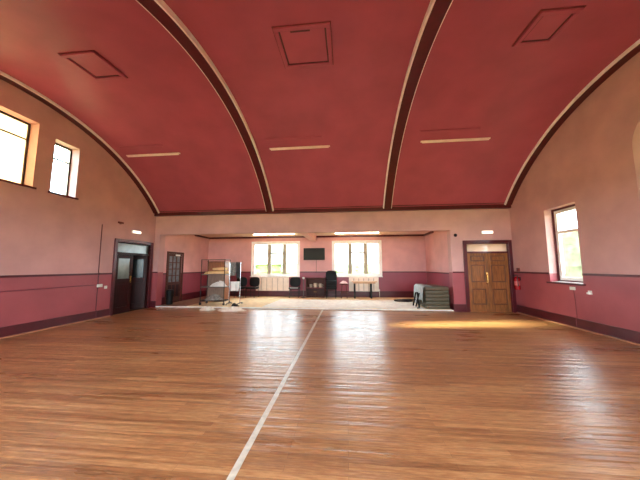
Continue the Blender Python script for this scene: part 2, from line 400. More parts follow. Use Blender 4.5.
# high windows on the left gable
def high_window(n, y0, y1, z0, z1, gmat, ztr, label):
    w = root('window_%d' % n, label, (XL - 0.27, (y0 + y1) / 2, z0))
    def loc(l): return [((a[0] - w.location.x, a[1] - w.location.y, a[2] - w.location.z), (b[0] - w.location.x, b[1] - w.location.y, b[2] - w.location.z)) for a, b in l]
    boxes('window_frame', 'steel_frame', loc(frame_bars('X', XL - 0.29, 0.05, y0, y1, z0, z1, 0.045, (), [(y0 + 0.045, y1 - 0.045, ztr, 0.03)])), w)
    pane(w, gmat, *loc([((XL - 0.27, y0 + 0.045, z0 + 0.045), (XL - 0.264, y1 - 0.045, ztr - 0.015))])[0])
    pane(w, gmat, *loc([((XL - 0.27, y0 + 0.045, ztr + 0.015), (XL - 0.264, y1 - 0.045, z1 - 0.045))])[0])
    boxes('window_sill', 'maroon', loc([((XL - 0.25, y0, z0), (XL, y1, z0 + 0.012)), ((XL + 0.001, y0 - 0.05, z0 - 0.03), (XL + 0.045, y1 + 0.05, z0 + 0.012))]), w)
high_window(1, 4.0, 5.27, 3.38, 4.97, 'glass_frost', 4.56, 'wide high window with glowing cream obscured glass')
high_window(2, 5.64, 6.25, 3.38, 4.78, 'glass_clear', 4.36, 'narrow high window with pale blue glass')
# tall window on the right wall
y0, y1, z0, z1 = 6.79, 7.79, 1.08, 3.07
w = root('window_3', 'tall white framed window over the red dado')
boxes('outer_frame', 'maroon', frame_bars('X', XR + 0.19, 0.08, y0, y1, z0, z1, 0.05), w)
boxes('window_frame', 'pvc', frame_bars('X', XR + 0.21, 0.05, y0 + 0.05, y1 - 0.05, z0 + 0.05, z1 - 0.05, 0.085, (), [(y0 + 0.13, y1 - 0.13, 2.42, 0.08)]), w, bevel=0.006)
pane(w, 'glass', (XR + 0.235, y0 + 0.13, z0 + 0.13), (XR + 0.241, y1 - 0.13, 2.38))
pane(w, 'glass', (XR + 0.235, y0 + 0.13, 2.46), (XR + 0.241, y1 - 0.13, z1 - 0.13))
boxes('window_sill', 'maroon', [((XR - 0.06, y0 - 0.06, z0 - 0.035), (XR - 0.001, y1 + 0.06, z0 + 0.006)), ((XR, y0, z0 + 0.0002), (XR + 0.19, y1, z0 + 0.006))], w)
boxes('sill_board', 'pvc', [((XR + 0.03, y0 + 0.01, z0 + 0.0062), (XR + 0.2, y1 - 0.01, z0 + 0.02))], w)
# arched window further along the right wall
w = root('window_4', 'arched window high on the wall')
bm = bmesh.new(); n = 28; cy, r = 4.75, 0.67
ring = [(4.08, 2.3)] + [(cy - r * math.cos(PI * k / n), 3.79 + r * math.sin(PI * k / n)) for k in range(n + 1)] + [(5.42, 2.3)]
ri = [(cy + (y - cy) * (r - .06) / r, (3.79 + (z - 3.79) * (r - .06) / r) if z > 3.79 else (z + .06 if z < 2.4 else z)) for y, z in ring]
vs = [[bm.verts.new((x, y, z)) for y, z in L] for L in (ring, ri) for x in (XR + 0.2, XR + 0.25)]
for i in range(len(ring)):
    j = (i + 1) % len(ring)
    for a, b in ((0, 1), (1, 3), (3, 2), (2, 0)):
        bm.faces.new((vs[a][i], vs[a][j], vs[b][j], vs[b][i]))
obj('window_frame', bm, 'pvc', w)
bm = bmesh.new(); arch_prism(bm, XR + 0.222, XR + 0.228, 4.13, 5.37, 2.35, 3.79); obj('pane', bm, 'glass_dim', w)
# alcove windows
for i, (a, b) in enumerate(AWL):
    z0, z1 = 1.06, 2.74
    w = root('window_%d' % (5 + i), ['three light white window left of the television', 'three light white window right of the television'][i])
    W = b - a; m1, m2 = a + W * 0.36, a + W * 0.69
    bars = frame_bars('Y', DB + 0.06, 0.07, a, b, z0, z1, 0.1, [(m1, 0.2), (m2, 0.2)], [(m1 + 0.1, m2 - 0.1, 2.2, 0.09)])
    boxes('window_frame', 'pvc', bars[:4], w, bevel=0.008)
    boxes('mullion', 'stone', bars[4:5], w, bevel=0.008); boxes('mullion', 'stone', bars[5:6], w, bevel=0.008)
    boxes('transom', 'stone', bars[6:], w, bevel=0.008)
    boxes('casing', 'pvc', frame_bars('Y', DB - 0.02, 0.018, a - 0.06, b + 0.06, z0 - 0.02, z1 + 0.06, 0.06), w, bevel=0.006)
    for u0, u1, v0, v1 in ((a + .1, m1 - .1, z0 + .1, z1 - .1), (m1 + .1, m2 - .1, z0 + .1, 2.155), (m1 + .1, m2 - .1, 2.245, z1 - .1), (m2 + .1, b - .1, z0 + .1, z1 - .1)):
        pane(w, 'glass', (u0, DB + 0.09, v0), (u1, DB + 0.096, v1))
    boxes('window_sill', 'pvc', [((a - 0.07, DB - 0.13, z0 - 0.05), (b + 0.07, DB - 0.021, z0 - 0.021)), ((a, DB, z0 + 0.0002), (b, DB + 0.06, z0 + 0.006))], w)
# unseen windows added behind the camera for fill daylight
for i, (a, b) in enumerate(FRONT_FILL_W):
    w = root('window_%d' % (7 + i), 'large unseen window added for fill daylight')
    boxes('window_frame', 'pvc', frame_bars('Y', YF - 0.2, 0.06, a, b, 0.9, 3.1, 0.09, [((a + b) / 2, 0.09)]), w)
    for u0, u1 in ((a + .09, (a + b) / 2 - .045), ((a + b) / 2 + .045, b - .09)):
        pane(w, 'glass', (u0, YF - 0.175, 0.99), (u1, YF - 0.169, 3.01))

# ------------------------------------------------------------------ doors
# double doors on the left wall: frame, fanlight, one closed leaf, one leaf swung into the lobby
dr = root('door_1', 'dark double doors with a grey green fanlight, one leaf open')
y0, y1, zt = 7.66, 9.12, 2.34
boxes('architrave', 'maroon', [((XL, y0 - 0.1, 0), (XL + 0.035, y0, zt + 0.09)), ((XL, y1, 0), (XL + 0.035, y1 + 0.1, zt + 0.09)), ((XL, y0, zt), (XL + 0.035, y1, zt + 0.09))], dr, bevel=0.006)
boxes('door_frame', 'dark_wood', [((XL - 0.4, y0, 0), (XL, y0 + 0.04, zt)), ((XL - 0.4, y1 - 0.04, 0), (XL, y1, zt)), ((XL - 0.4, y0 + 0.04, zt - 0.04), (XL, y1 - 0.04, zt)), ((XL - 0.12, y0 + 0.04, 1.92), (XL - 0.01, y1 - 0.04, 2.0))], dr)
boxes('fanlight', 'glass_green', [((XL - 0.075, y0 + 0.04, 2.0), (XL - 0.065, y1 - 0.04, zt - 0.04))], dr)
def glazed_leaf(name, loc, rz, wd, gm):
    lf = bpy.data.objects.new(name, None); COL.objects.link(lf); lf.parent = dr; lf.location = loc; lf.rotation_euler = (0, 0, rz)
    fr = boxes('leaf_frame', 'dark_wood', [((0, -0.022, 0), (0.11, 0.022, 1.9)), ((wd - 0.11, -0.022, 0), (wd, 0.022, 1.9)), ((0.11, -0.022, 1.79), (wd - 0.11, 0.022, 1.9)),
        ((0.11, -0.022, 0), (wd - 0.11, 0.022, 0.2)), ((0.11, -0.022, 0.94), (wd - 0.11, 0.022, 1.12)), ((0.11, -0.012, 0.2), (wd - 0.11, 0.012, 0.94))], lf, bevel=0.004)
    boxes('glazing', gm, [((0.11, -0.005, 1.12), (wd - 0.11, 0.005, 1.79))], lf)
    boxes('push_plate', 'brass', [((wd - 0.085, -0.027, 0.98), (wd - 0.025, 0.027, 1.2))], lf)
    return lf
glazed_leaf('door_leaf', (XL - 0.06, y0 + 0.045, 0.008), PI / 2, 0.685, 'glass_green')
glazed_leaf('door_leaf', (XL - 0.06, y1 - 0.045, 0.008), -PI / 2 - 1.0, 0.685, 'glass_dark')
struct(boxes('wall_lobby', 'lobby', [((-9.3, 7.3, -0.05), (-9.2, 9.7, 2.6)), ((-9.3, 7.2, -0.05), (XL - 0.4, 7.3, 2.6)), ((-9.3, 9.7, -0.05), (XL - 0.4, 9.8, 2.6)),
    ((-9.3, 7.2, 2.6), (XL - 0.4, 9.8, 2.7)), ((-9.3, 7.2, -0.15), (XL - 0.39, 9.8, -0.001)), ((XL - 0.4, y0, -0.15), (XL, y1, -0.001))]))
# glazed door in the alcove
dr = root('door_2', 'dark brown door with twelve small panes beside the bin')
y0, y1, zt = 9.84, 10.74, 2.06
boxes('architrave', 'umber', [((-7.13, y0 - 0.08, FZ), (-7.1, y0, zt + 0.08)), ((-7.13, y1, FZ), (-7.1, y1 + 0.08, zt + 0.08)), ((-7.13, y0, zt), (-7.1, y1, zt + 0.08))], dr, bevel=0.005)
L = [((-7.19, y0, FZ), (-7.145, y0 + 0.1, zt)), ((-7.19, y1 - 0.1, FZ), (-7.145, y1, zt)), ((-7.19, y0 + 0.1, zt - 0.1), (-7.145, y1 - 0.1, zt)), ((-7.19, y0 + 0.1, FZ), (-7.145, y1 - 0.1, 0.28)), ((-7.19, y0 + 0.1, 0.78), (-7.145, y1 - 0.1, 0.9))]
iw = (y1 - y0 - 0.2)
for k in (1, 2):
    L.append(((-7.185, y0 + 0.1 + iw * k / 3 - 0.022, 0.28), (-7.15, y0 + 0.1 + iw * k / 3 + 0.022, zt - 0.1)))
for k in (1, 2, 3):
    z = 0.9 + (zt - 1.0) * k / 4
    L.append(((-7.185, y0 + 0.1, z - 0.015), (-7.15, y1 - 0.1, z + 0.015)))
boxes('door_leaf', 'umber', L, dr)
boxes('glazing', 'glass_grid', [((-7.17, y0 + 0.1, 0.9), (-7.163, y1 - 0.1, zt - 0.1))], dr)
boxes('lower_panel', 'dark_wood', [((-7.175, y0 + 0.1, 0.28), (-7.16, y1 - 0.1, 0.78))], dr)
bm = bmesh.new(); tube(bm, [(-7.145, y1 - 0.05, 1.05), (-7.09, y1 - 0.05, 1.05), (-7.09, y1 - 0.17, 1.05)], 0.01); obj('door_handle', bm, 'brass', dr)
boxes('notice_plate', 'white', [((-7.144, y1 - 0.42, zt - 0.085), (-7.138, y1 - 0.12, zt - 0.02))], dr)
# oak double doors in the end wall
dr = root('door_3', 'golden oak panelled double doors under a frosted fanlight')
x0, x1, zt = 4.08, 5.44, 2.3
boxes('architrave', 'maroon', [((x0 - 0.1, D - 0.035, 0), (x0, D, zt + 0.09)), ((x1, D - 0.035, 0), (x1 + 0.1, D, zt + 0.09)), ((x0, D - 0.035, zt), (x1, D, zt + 0.09))], dr, bevel=0.006)
boxes('door_frame', 'maroon', [((x0, D, 0), (x0 + 0.03, D + 0.3, zt)), ((x1 - 0.03, D, 0), (x1, D + 0.3, zt)), ((x0 + 0.03, D, zt - 0.03), (x1 - 0.03, D + 0.3, zt)), ((x0 + 0.03, D, 1.95), (x1 - 0.03, D + 0.1, 2.01))], dr)
boxes('fanlight', 'glass_fan', [((x0 + 0.03, D + 0.05, 2.01), (x1 - 0.03, D + 0.056, zt - 0.03))], dr)
def oak_leaf(xa, xb, knob):
    s, t0, t1 = 0.1, D + 0.02, D + 0.065
    L = [((xa, t0, 0.002), (xa + s, t1, 1.952)), ((xb - s, t0, 0.002), (xb, t1, 1.952))]
    zs = [(0.002, 0.24), (0.76, 0.98), (1.56, 1.68), (1.87, 1.952)]
    for a, b in zs: L.append(((xa + s, t0, a), (xb - s, t1, b)))
    lf = boxes('door_leaf', 'oak', L, dr, bevel=0.008)
    for (a0, a), (b, b1) in zip(zs, zs[1:]):
        bm = bmesh.new(); box(bm, (xa + s, t0 + 0.02, a), (xb - s, t1 - 0.012, b)); box(bm, (xa + s + 0.05, t0 + 0.008, a + 0.05), (xb - s - 0.05, t0 + 0.02, b - 0.05))
        obj('door_panel', bm, 'oak', lf)
        g = 0.032
        boxes('panel_moulding', 'oak_dark', [((xa + s, t0 - 0.004, a), (xb - s, t0 + 0.019, a + g)), ((xa + s, t0 - 0.004, b - g), (xb - s, t0 + 0.019, b)), ((xa + s, t0 - 0.004, a + g), (xa + s + g, t0 + 0.019, b - g)), ((xb - s - g, t0 - 0.004, a + g), (xb - s, t0 + 0.019, b - g))], lf, bevel=0.006)
    if knob:
        bm = bmesh.new(); box(bm, (xb - 0.075, t0 - 0.008, 0.92), (xb - 0.025, t0, 1.3)); tube(bm, [(xb - 0.05, t0 - 0.004, 1.0), (xb - 0.05, t0 - 0.05, 1.02), (xb - 0.05, t0 - 0.05, 1.22), (xb - 0.05, t0 - 0.004, 1.24)], 0.012)
        obj('door_handle', bm, 'brass', lf)
xm = (x0 + x1) / 2
oak_leaf(x0 + 0.0305, xm - 0.001, True); oak_leaf(xm + 0.001, x1 - 0.0305, False)
boxes('door_light_stop', 'umber', [((x0 + 0.03, D + 0.068, 0), (x1 - 0.03, D + 0.09, 1.95))], dr)  # unseen board added behind the leaves to stop light leaking through
boxes('threshold', 'oak', [((x0 + 0.03, D, 0), (x1 - 0.03, D + 0.1, 0.008))], dr)

# ------------------------------------------------------------------ fixtures on ceiling and walls
def hatch(label, xc, yc, wx, wy):
    zc = VZ + math.sqrt(VR ** 2 - (yc - VY) ** 2)
    h = thing('ceiling_hatch', label, 'hatch', (xc, yc, zc), 0, 'hatches in the curved ceiling')
    h.rotation_euler = (-(yc - VY) / (zc - VZ), 0, 0)
    f, dz = 0.07, 0.055
    a, b = wx / 2, wy / 2
    boxes('hatch_frame', 'ceil', [((-a, -b, -dz), (a, -b + f, 0.0)), ((-a, b - f, -dz), (a, b, 0.0)), ((-a, -b + f, -dz), (-a + f, b - f, 0.0)), ((a - f, -b + f, -dz), (a, b - f, 0.0))], h, bevel=0.008)
    boxes('hatch_door', 'ceil', [((-a + f + 0.012, -b + f + 0.012, -0.022), (a - f - 0.012, b - f - 0.012, 0.0))], h, bevel=0.004)
    def ring_bars(x, y, w_, lo, hi): return [((-x, -y, lo), (x, -y + w_, hi)), ((-x, y - w_, lo), (x, y, hi)), ((-x, -y + w_, lo), (-x + w_, y - w_, hi)), ((x - w_, -y + w_, lo), (x, y - w_, hi))]
    boxes('gap_shade_strip', 'maroon', ring_bars(a - f, b - f, 0.03, -0.026, -0.0225), h)  # dark bars paint the shade inside the hatch moulding
    boxes('outer_shade_line', 'hatch_shade', ring_bars(a + 0.018, b + 0.018, 0.0175, -0.03, 0.0), h)  # thin dark bars stand for the shadow line outside the frame
    return h
h = hatch('largest square ceiling hatch, in the middle bay between the two ribs', -0.7, 4.39, 0.97, 0.97)
boxes('finger_slot', 'maroon', [((-0.2, -0.415, -0.06), (0.14, -0.385, -0.0565))], h)
hatch('small square ceiling hatch in the bay above the high windows', -5.03, 4.42, 0.72, 0.74)
hatch('small square ceiling hatch in the bay over the oak doors', 3.46, 4.42, 0.62, 0.7)

def batten(label, xc, length):
    y, z = 7.24, 4.985
    zc = VZ + math.sqrt(VR ** 2 - (y - VY) ** 2)
    b = thing('batten_light', label, 'ceiling light', (xc, y, zc), 0, 'batten lights across the ceiling')
    d = z - zc
    boxes('lamp_body', 'batten', [((-length / 2, -0.03, d), (length / 2, 0.03, d + 0.035))], b, bevel=0.008)
    bm = bmesh.new(); tube(bm, [(-length / 2 + 0.04, 0, d - 0.016), (length / 2 - 0.04, 0, d - 0.016)], 0.016, 10); obj('lamp_tube', bm, 'batten', b, smooth=True)
    for s in (-1, 1):
        boxes('bracket', 'ceil', [((s * length * 0.35 - 0.02, -0.02, d + 0.035), (s * length * 0.35 + 0.02, 0.02, 0.04))], b)
batten('thin cream batten light in the middle bay between the two ribs', -1.32, 1.8)
batten('thin cream batten light in the bay over the oak doors', 3.06, 1.85)
batten('thin cream batten light in the bay beside the high windows', -5.95, 1.78)
def ceiling_strip(label, xc, length):  # raised strip stands for the shadow line on the vault above each batten
    y = 6.98; z = VZ + math.sqrt(VR ** 2 - (y - VY) ** 2)
    o = boxes('shadow_mark_strip', 'ceil', [((-length / 2, -0.03, -0.03), (length / 2, 0.03, 0.01))], None, bevel=0.008)
    o.location = (xc, y, z); o.rotation_euler = (-math.atan2(y - VY, z - VZ), 0, 0)
    tag(o, label, 'conduit', 'strips standing for the batten light shadows')
ceiling_strip('red strip standing for the shadow above the batten light between the two ribs', -1.45, 1.65)
ceiling_strip('red strip standing for the shadow above the batten light over the oak doors', 2.83, 1.55)
ceiling_strip('red strip standing for the shadow above the batten light beside the high windows', -6.15, 1.4)

def alcove_fill_lamp(label, xc, length):  # battens added to brighten the alcove and draw its bright ceiling strips
    b = thing('alcove_fill_batten', label, 'ceiling light', (xc, 11.72, 3.049), 0, 'fill battens added on the alcove ceiling')
    boxes('lamp_body', 'white', [((-length / 2, -0.04, -0.02), (length / 2, 0.04, 0.0))], b, bevel=0.006)
    bm = bmesh.new(); tube(bm, [(-length / 2 + 0.03, 0, -0.034), (length / 2 - 0.03, 0, -0.03)], 0.011, 10); obj('lamp_tube', bm, 'alcove_fill_lamp', b, smooth=True)
alcove_fill_lamp('added fill batten above the alcove window by the chair row', -3.32, 2.0)
alcove_fill_lamp('added fill batten above the alcove window by the tan table', 0.5, 2.0)

def bulkhead(label, loc, rz, wd):
    b = thing('emergency_light', label, 'emergency light', loc, rz, 'lit emergency lights over the doors')
    boxes('lamp_housing', 'white', [((-wd / 2 - 0.015, -0.04, -0.055), (wd / 2 + 0.015, 0, 0.055))], b, bevel=0.012)
    boxes('lamp_cover', 'lamp', [((-wd / 2, -0.075, -0.04), (wd / 2, -0.0402, 0.04))], b, bevel=0.02)
bulkhead('lit white emergency light over the oak doors', (4.79, D - 0.001, 2.66), 0, 0.34)
bulkhead('lit white emergency light over the dark double doors', (XL + 0.001, 8.37, 2.73), PI / 2, 0.34)

d = thing('wall_detector', 'small red-brown detector high on the wall before the dark double doors', 'detector', (XL, 7.72, 2.95))
bm = bmesh.new(); lathe(bm, [(0.045, 0.0), (0.045, 0.03), (0.03, 0.05)], (0, 0, 0), 16, 'X'); obj('detector_base', bm, 'sensor', d)
boxes('detector_head', 'sensor', [((0.03, -0.13, -0.03), (0.08, 0.06, 0.03))], d, bevel=0.01)
d = thing('motion_detector', 'small dark round sensor on the end wall beside the oak doors', 'sensor', (3.76, D, 2.575))
bm = bmesh.new(); lathe(bm, [(0.05, 0.0), (0.05, -0.025), (0.035, -0.05), (0.015, -0.058)], (0, 0, 0), 18, 'Y'); obj('sensor_dome', bm, 'black', d, smooth=True)
bm = bmesh.new(); lathe(bm, [(0.058, 0.0), (0.058, -0.01)], (0, 0, 0), 18, 'Y'); obj('sensor_base', bm, 'sensor', d)

# surface cables, conduit, sockets
bm = bmesh.new(); tube(bm, [(XL + 0.01, 7.09, 2.8), (XL + 0.01, 7.1, 1.36), (XL + 0.034, 7.1, 1.33), (XL + 0.034, 7.1, 1.27), (XL + 0.01, 7.11, 1.25), (XL + 0.01, 7.11, 0.26), (XL + 0.04, 7.11, 0.22), (XL + 0.045, 7.11, 0.05)], 0.011)
tag(obj('wall_cable', bm, 'maroon'), 'thin dark cable running down the wall before the dark double doors', 'cable')
bm = bmesh.new(); tube(bm, [(XL + 0.012, YF + 0.1, 0.99), (XL + 0.012, 7.03, 0.99)], 0.011)
tag(obj('wall_conduit', bm, pmat('mauve_conduit', (132, 62, 74), 0.4, vary=0.04)), 'thin mauve conduit running level along the wall below the dado', 'conduit')
def socket(label, loc, rz, wd=0.15, ht=0.09, plug=False):
    s = thing('wall_socket', label, 'socket', loc, rz)
    boxes('socket_plate', 'white', [((-wd / 2, -0.025, -ht / 2), (wd / 2, 0, ht / 2))], s, bevel=0.008)
    n = 2 if wd > 0.12 else 1
    for k in range(n):
        x = (k - (n - 1) / 2) * wd * 0.45
        boxes('switch', 'white', [((x - 0.012, -0.031, 0.01), (x + 0.012, -0.0252, 0.032))], s)
    if plug:
        boxes('plug', 'white', [((-wd / 2 + 0.01, -0.065, -ht / 2 + 0.008), (-wd / 2 + 0.06, -0.0252, 0.005))], s, bevel=0.006)
    return s
socket('white double wall socket beside the dark wall cable', (XL, 7.17, 0.96), PI / 2, 0.17, 0.09, True)
socket('single white wall socket beside the double socket and dark cable', (XL, 7.37, 0.9), PI / 2, 0.09, 0.09)
socket('white double wall socket under the sill of the tall window', (XR, 7.09, 0.96), -PI / 2, 0.15, 0.08)
socket('white single wall socket just past the tall window', (XR, 6.63, 0.9), -PI / 2, 0.09, 0.09, True)
bm = bmesh.new(); tube(bm, [(XR - 0.008, 7.07, 0.92), (XR - 0.008, 7.05, 0.6), (XR - 0.008, 7.05, 0.26), (XR - 0.033, 7.05, 0.22), (XR - 0.033, 7.05, 0.04)], 0.006)
tag(obj('socket_cable', bm, pmat('dull_red_cable', (128, 62, 66), 0.5, vary=0.04)), 'thin dull red cable below the socket under the tall window', 'cable')
o = boxes('call_point', 'sensor', [((-0.05, -0.05, -0.055), (0, 0.05, 0.055))], None, bevel=0.008); o.location = (XR, 9.06, 1.4)
tag(o, 'small dark red call point on the dado above the fire extinguisher', 'call point')

e = thing('fire_extinguisher', 'red fire extinguisher hung on the wall beside the oak doors', 'fire extinguisher', (XR - 0.1, 9.04, 0.76))
bm = bmesh.new(); lathe(bm, [(0.06, 0), (0.078, 0.012), (0.08, 0.03), (0.08, 0.33), (0.07, 0.375), (0.045, 0.4), (0.026, 0.41), (0.026, 0.43)], seg=24); obj('cylinder_body', bm, 'red', e, smooth=True)
bm = bmesh.new(); lathe(bm, [(0.0805, 0.14), (0.0812, 0.15), (0.0812, 0.26), (0.0805, 0.27)], seg=24); obj('printed_band', bm, 'label', e, smooth=True)
bm = bmesh.new(); box(bm, (-0.02, -0.02, 0.43), (0.02, 0.02, 0.46)); box(bm, (-0.12, -0.012, 0.462), (0.02, 0.012, 0.475), Matrix.Rotation(-0.18, 3, 'Y')); box(bm, (-0.12, -0.01, 0.435), (-0.02, 0.01, 0.445)); obj('valve_handle', bm, 'black_metal', e)
bm = bmesh.new(); tube(bm, [(0.0, -0.02, 0.445), (-0.03, -0.08, 0.45), (-0.04, -0.105, 0.38), (-0.035, -0.1, 0.2), (-0.03, -0.095, 0.12)], [0.011, 0.011, 0.011, 0.011, 0.018]); obj('hose', bm, 'rubber', e, smooth=True)
boxes('wall_bracket', 'black_metal', [((0.0, -0.03, 0.3), (0.099, 0.03, 0.4))], e)

# ------------------------------------------------------------------ alcove: television, radiators
t = thing('wall_television', 'dark flat television on the wall between the two windows', 'television', (-1.57, DB, 2.14))
boxes('screen_housing', 'black_metal', [((-0.53, -0.085, -0.295), (0.53, -0.045, 0.295))], t, bevel=0.008)
boxes('screen', 'screen', [((-0.51, -0.0875, -0.272), (0.51, -0.0852, 0.277))], t)
boxes('wall_mount', 'black_metal', [((-0.2, -0.044, -0.15), (0.2, -0.001, 0.15))], t)
bm = bmesh.new(); tube(bm, [(0.1, -0.03, -0.29), (0.1, -0.014, -0.36), (0.1, -0.012, -0.84), (0.1, -0.034, -0.87), (0.1, -0.034, -0.95)], 0.008); obj('power_lead', bm, 'black_metal', t)

def radiator(label, x0, x1):
    r = thing('panel_radiator', label, 'radiator', ((x0 + x1) / 2, DB, 0.33), 0, 'cream radiators under the alcove windows')
    w, hgt = (x1 - x0) / 2, 0.66
    bm = bmesh.new(); box(bm, (-w, -0.1, 0), (w, -0.04, hgt))
    n = 6
    for k in range(n):
        xx = -w + (k + 0.5) * (2 * w / n); q = w / n
        box(bm, (xx - q + 0.012, -0.125, 0.02), (xx + q - 0.012, -0.1, hgt - 0.04))
        for j in (-0.5, 0, 0.5): box(bm, (xx + j * q - 0.012, -0.13, 0.04), (xx + j * q + 0.012, -0.125, hgt - 0.06))
    obj('radiator_panel', bm, 'radiator', r)
    bm = bmesh.new()
    for k in range(5):
        xx = -w + (k + 0.5) * (2 * w / 5); box(bm, (xx - w / 5 + 0.008, -0.114, hgt - 0.02), (xx + w / 5 - 0.008, -0.03, hgt + 0.012))
    obj('top_grille', bm, 'radiator', r)
    boxes('section_gaps', 'grey_brown', [((-w + k * (2 * w / 6) - 0.012, -0.1035, 0.02), (-w + k * (2 * w / 6) + 0.012, -0.1002, hgt - 0.04)) for k in range(1, 6)], r)
    for s in (-1, 1):
        boxes('wall_bracket', 'radiator', [((s * w * 0.7 - 0.02, -0.04, 0.1), (s * w * 0.7 + 0.02, -0.001, 0.5))], r)
    bm = bmesh.new(); tube(bm, [(w - 0.02, -0.07, 0.04), (w + 0.03, -0.07, 0.04), (w + 0.03, -0.07, -0.27)], 0.009); obj('supply_pipe', bm, 'radiator', r)
    bm = bmesh.new(); lathe(bm, [(0.02, 0.0), (0.022, 0.02), (0.022, 0.06), (0.015, 0.07)], (w + 0.03, -0.07, 0.03), 12); obj('valve', bm, 'white', r, smooth=True)
radiator('cream panel radiator under the window beside the black chairs', -4.5, -2.83)
radiator('cream panel radiator behind the tan table', 0.13, 1.55)

# carpet, rug
tag(boxes('carpet', 'carpet', [((-5.95, D + 0.06, FZ + 0.0005), (3.55, 12.75, FZ + 0.012))]), 'cream carpet covering the raised alcove floor', 'carpet')
bm = bmesh.new(); z = FZ + 0.0125
pr = [(-3.05, D + 0.07), (2.66, D + 0.07), (2.66, 11.7), (-2.9, 11.55)]
a = [bm.verts.new((x, y, z)) for x, y in pr]; b = [bm.verts.new((x, y, z + 0.012)) for x, y in pr]
bm.faces.new(a); bm.faces.new(b)
for i in range(4): bm.faces.new((a[i], a[(i + 1) % 4], b[(i + 1) % 4], b[i]))
tag(obj('rug', bm, 'rug'), 'large white rug laid over the cream carpet', 'rug')
CZ = FZ + 0.014

# ------------------------------------------------------------------ chairs
def make_chair(label, group, loc, rz):
    """black padded chair with a rounded oval back; it faces -Y in its own frame"""
    t = thing('padded_chair', label, 'chair', loc, rz, group)
    bm = bmesh.new(); box(bm, (-0.25, -0.24, 0.4), (0.25, 0.21, 0.485)); obj('seat', bm, 'black', t, bevel=0.025, smooth=True)
    bm = bmesh.new(); n = 20
    A = [[bm.verts.new((0.262 * math.copysign(abs(math.cos(q)) ** 0.6, math.cos(q)), 0.215 + dy + 0.06 * math.sin(q) * 0.5, 0.72 + 0.23 * math.copysign(abs(math.sin(q)) ** 0.6, math.sin(q)))) for q in [2 * PI * k / n for k in range(n)]] for dy in (-0.025, 0.03)]
    bm.faces.new(A[0]); bm.faces.new(A[1])
    for k in range(n): bm.faces.new((A[0][k], A[0][(k + 1) % n], A[1][(k + 1) % n], A[1][k]))
    obj('backrest', bm, 'black', t, bevel=0.012, smooth=True)
    for s in (-1, 1):
        bm = bmesh.new(); tube(bm, [(s * 0.2, -0.2, 0.41), (s * 0.215, -0.235, 0.0)], 0.013); obj('leg', bm, 'black_metal', t, smooth=True)
        bm = bmesh.new(); tube(bm, [(s * 0.2, 0.24, 0.62), (s * 0.2, 0.205, 0.42), (s * 0.215, 0.25, 0.0)], 0.013); obj('leg', bm, 'black_metal', t, smooth=True)
    bm = bmesh.new(); tube(bm, [(-0.208, -0.215, 0.25), (0.208, -0.215, 0.25)], 0.009); obj('stretcher', bm, 'black_metal', t)
    bm = bmesh.new(); box(bm, (-0.21, -0.21, 0.385), (0.21, 0.2, 0.41)); obj('seat_frame', bm, 'black_metal', t)
    return t
g = 'black padded chairs along the alcove wall'
c0 = make_chair('black padded chair next to the trolley end of the chair row', g, (-5.12, 12.35, CZ), 0.1)
dup(c0, (-4.5, 12.3, CZ), -0.12, 'black padded chair against the window end of the chair row', g)
c1 = dup(c0, (-2.46, 12.42, CZ), 0.05, 'black padded chair with a pale seat edge between radiator and cabinet', g)
boxes('seat_edge', 'cloth', [((-0.2, -0.2505, 0.447), (0.2, -0.2405, 0.472))], c1)
g = 'stacked black chairs beside the cabinet'
for k, nm in enumerate(('lowest', 'second from the floor', 'third from the floor', 'topmost')):
    dup(c0, (-0.7, 12.35 - 0.012 * k, CZ + 0.105 * k), 0.04 * (k % 2), 'black chair in the stack beside the cabinet, ' + nm, g)

# stool with a pale seat
s = thing('round_stool', 'dark stool between the stacked chairs and the tan table', 'stool', (-0.1, 12.3, CZ))
bm = bmesh.new(); lathe(bm, [(0.16, 0.62), (0.18, 0.63), (0.18, 0.66), (0.15, 0.675)], seg=20); obj('seat', bm, 'umber', s, smooth=True)
for k in range(4):
    q = PI / 4 + k * PI / 2
    bm = bmesh.new(); tube(bm, [(0.13 * math.cos(q), 0.13 * math.sin(q), 0.625), (0.19 * math.cos(q), 0.19 * math.sin(q), 0)], 0.016); obj('leg', bm, 'umber', s, smooth=True)
bm = bmesh.new(); tube(bm, [(0.165 * math.cos(2 * PI * k / 16), 0.165 * math.sin(2 * PI * k / 16), 0.26) for k in range(17)], 0.01); obj('foot_ring', bm, 'umber', s)

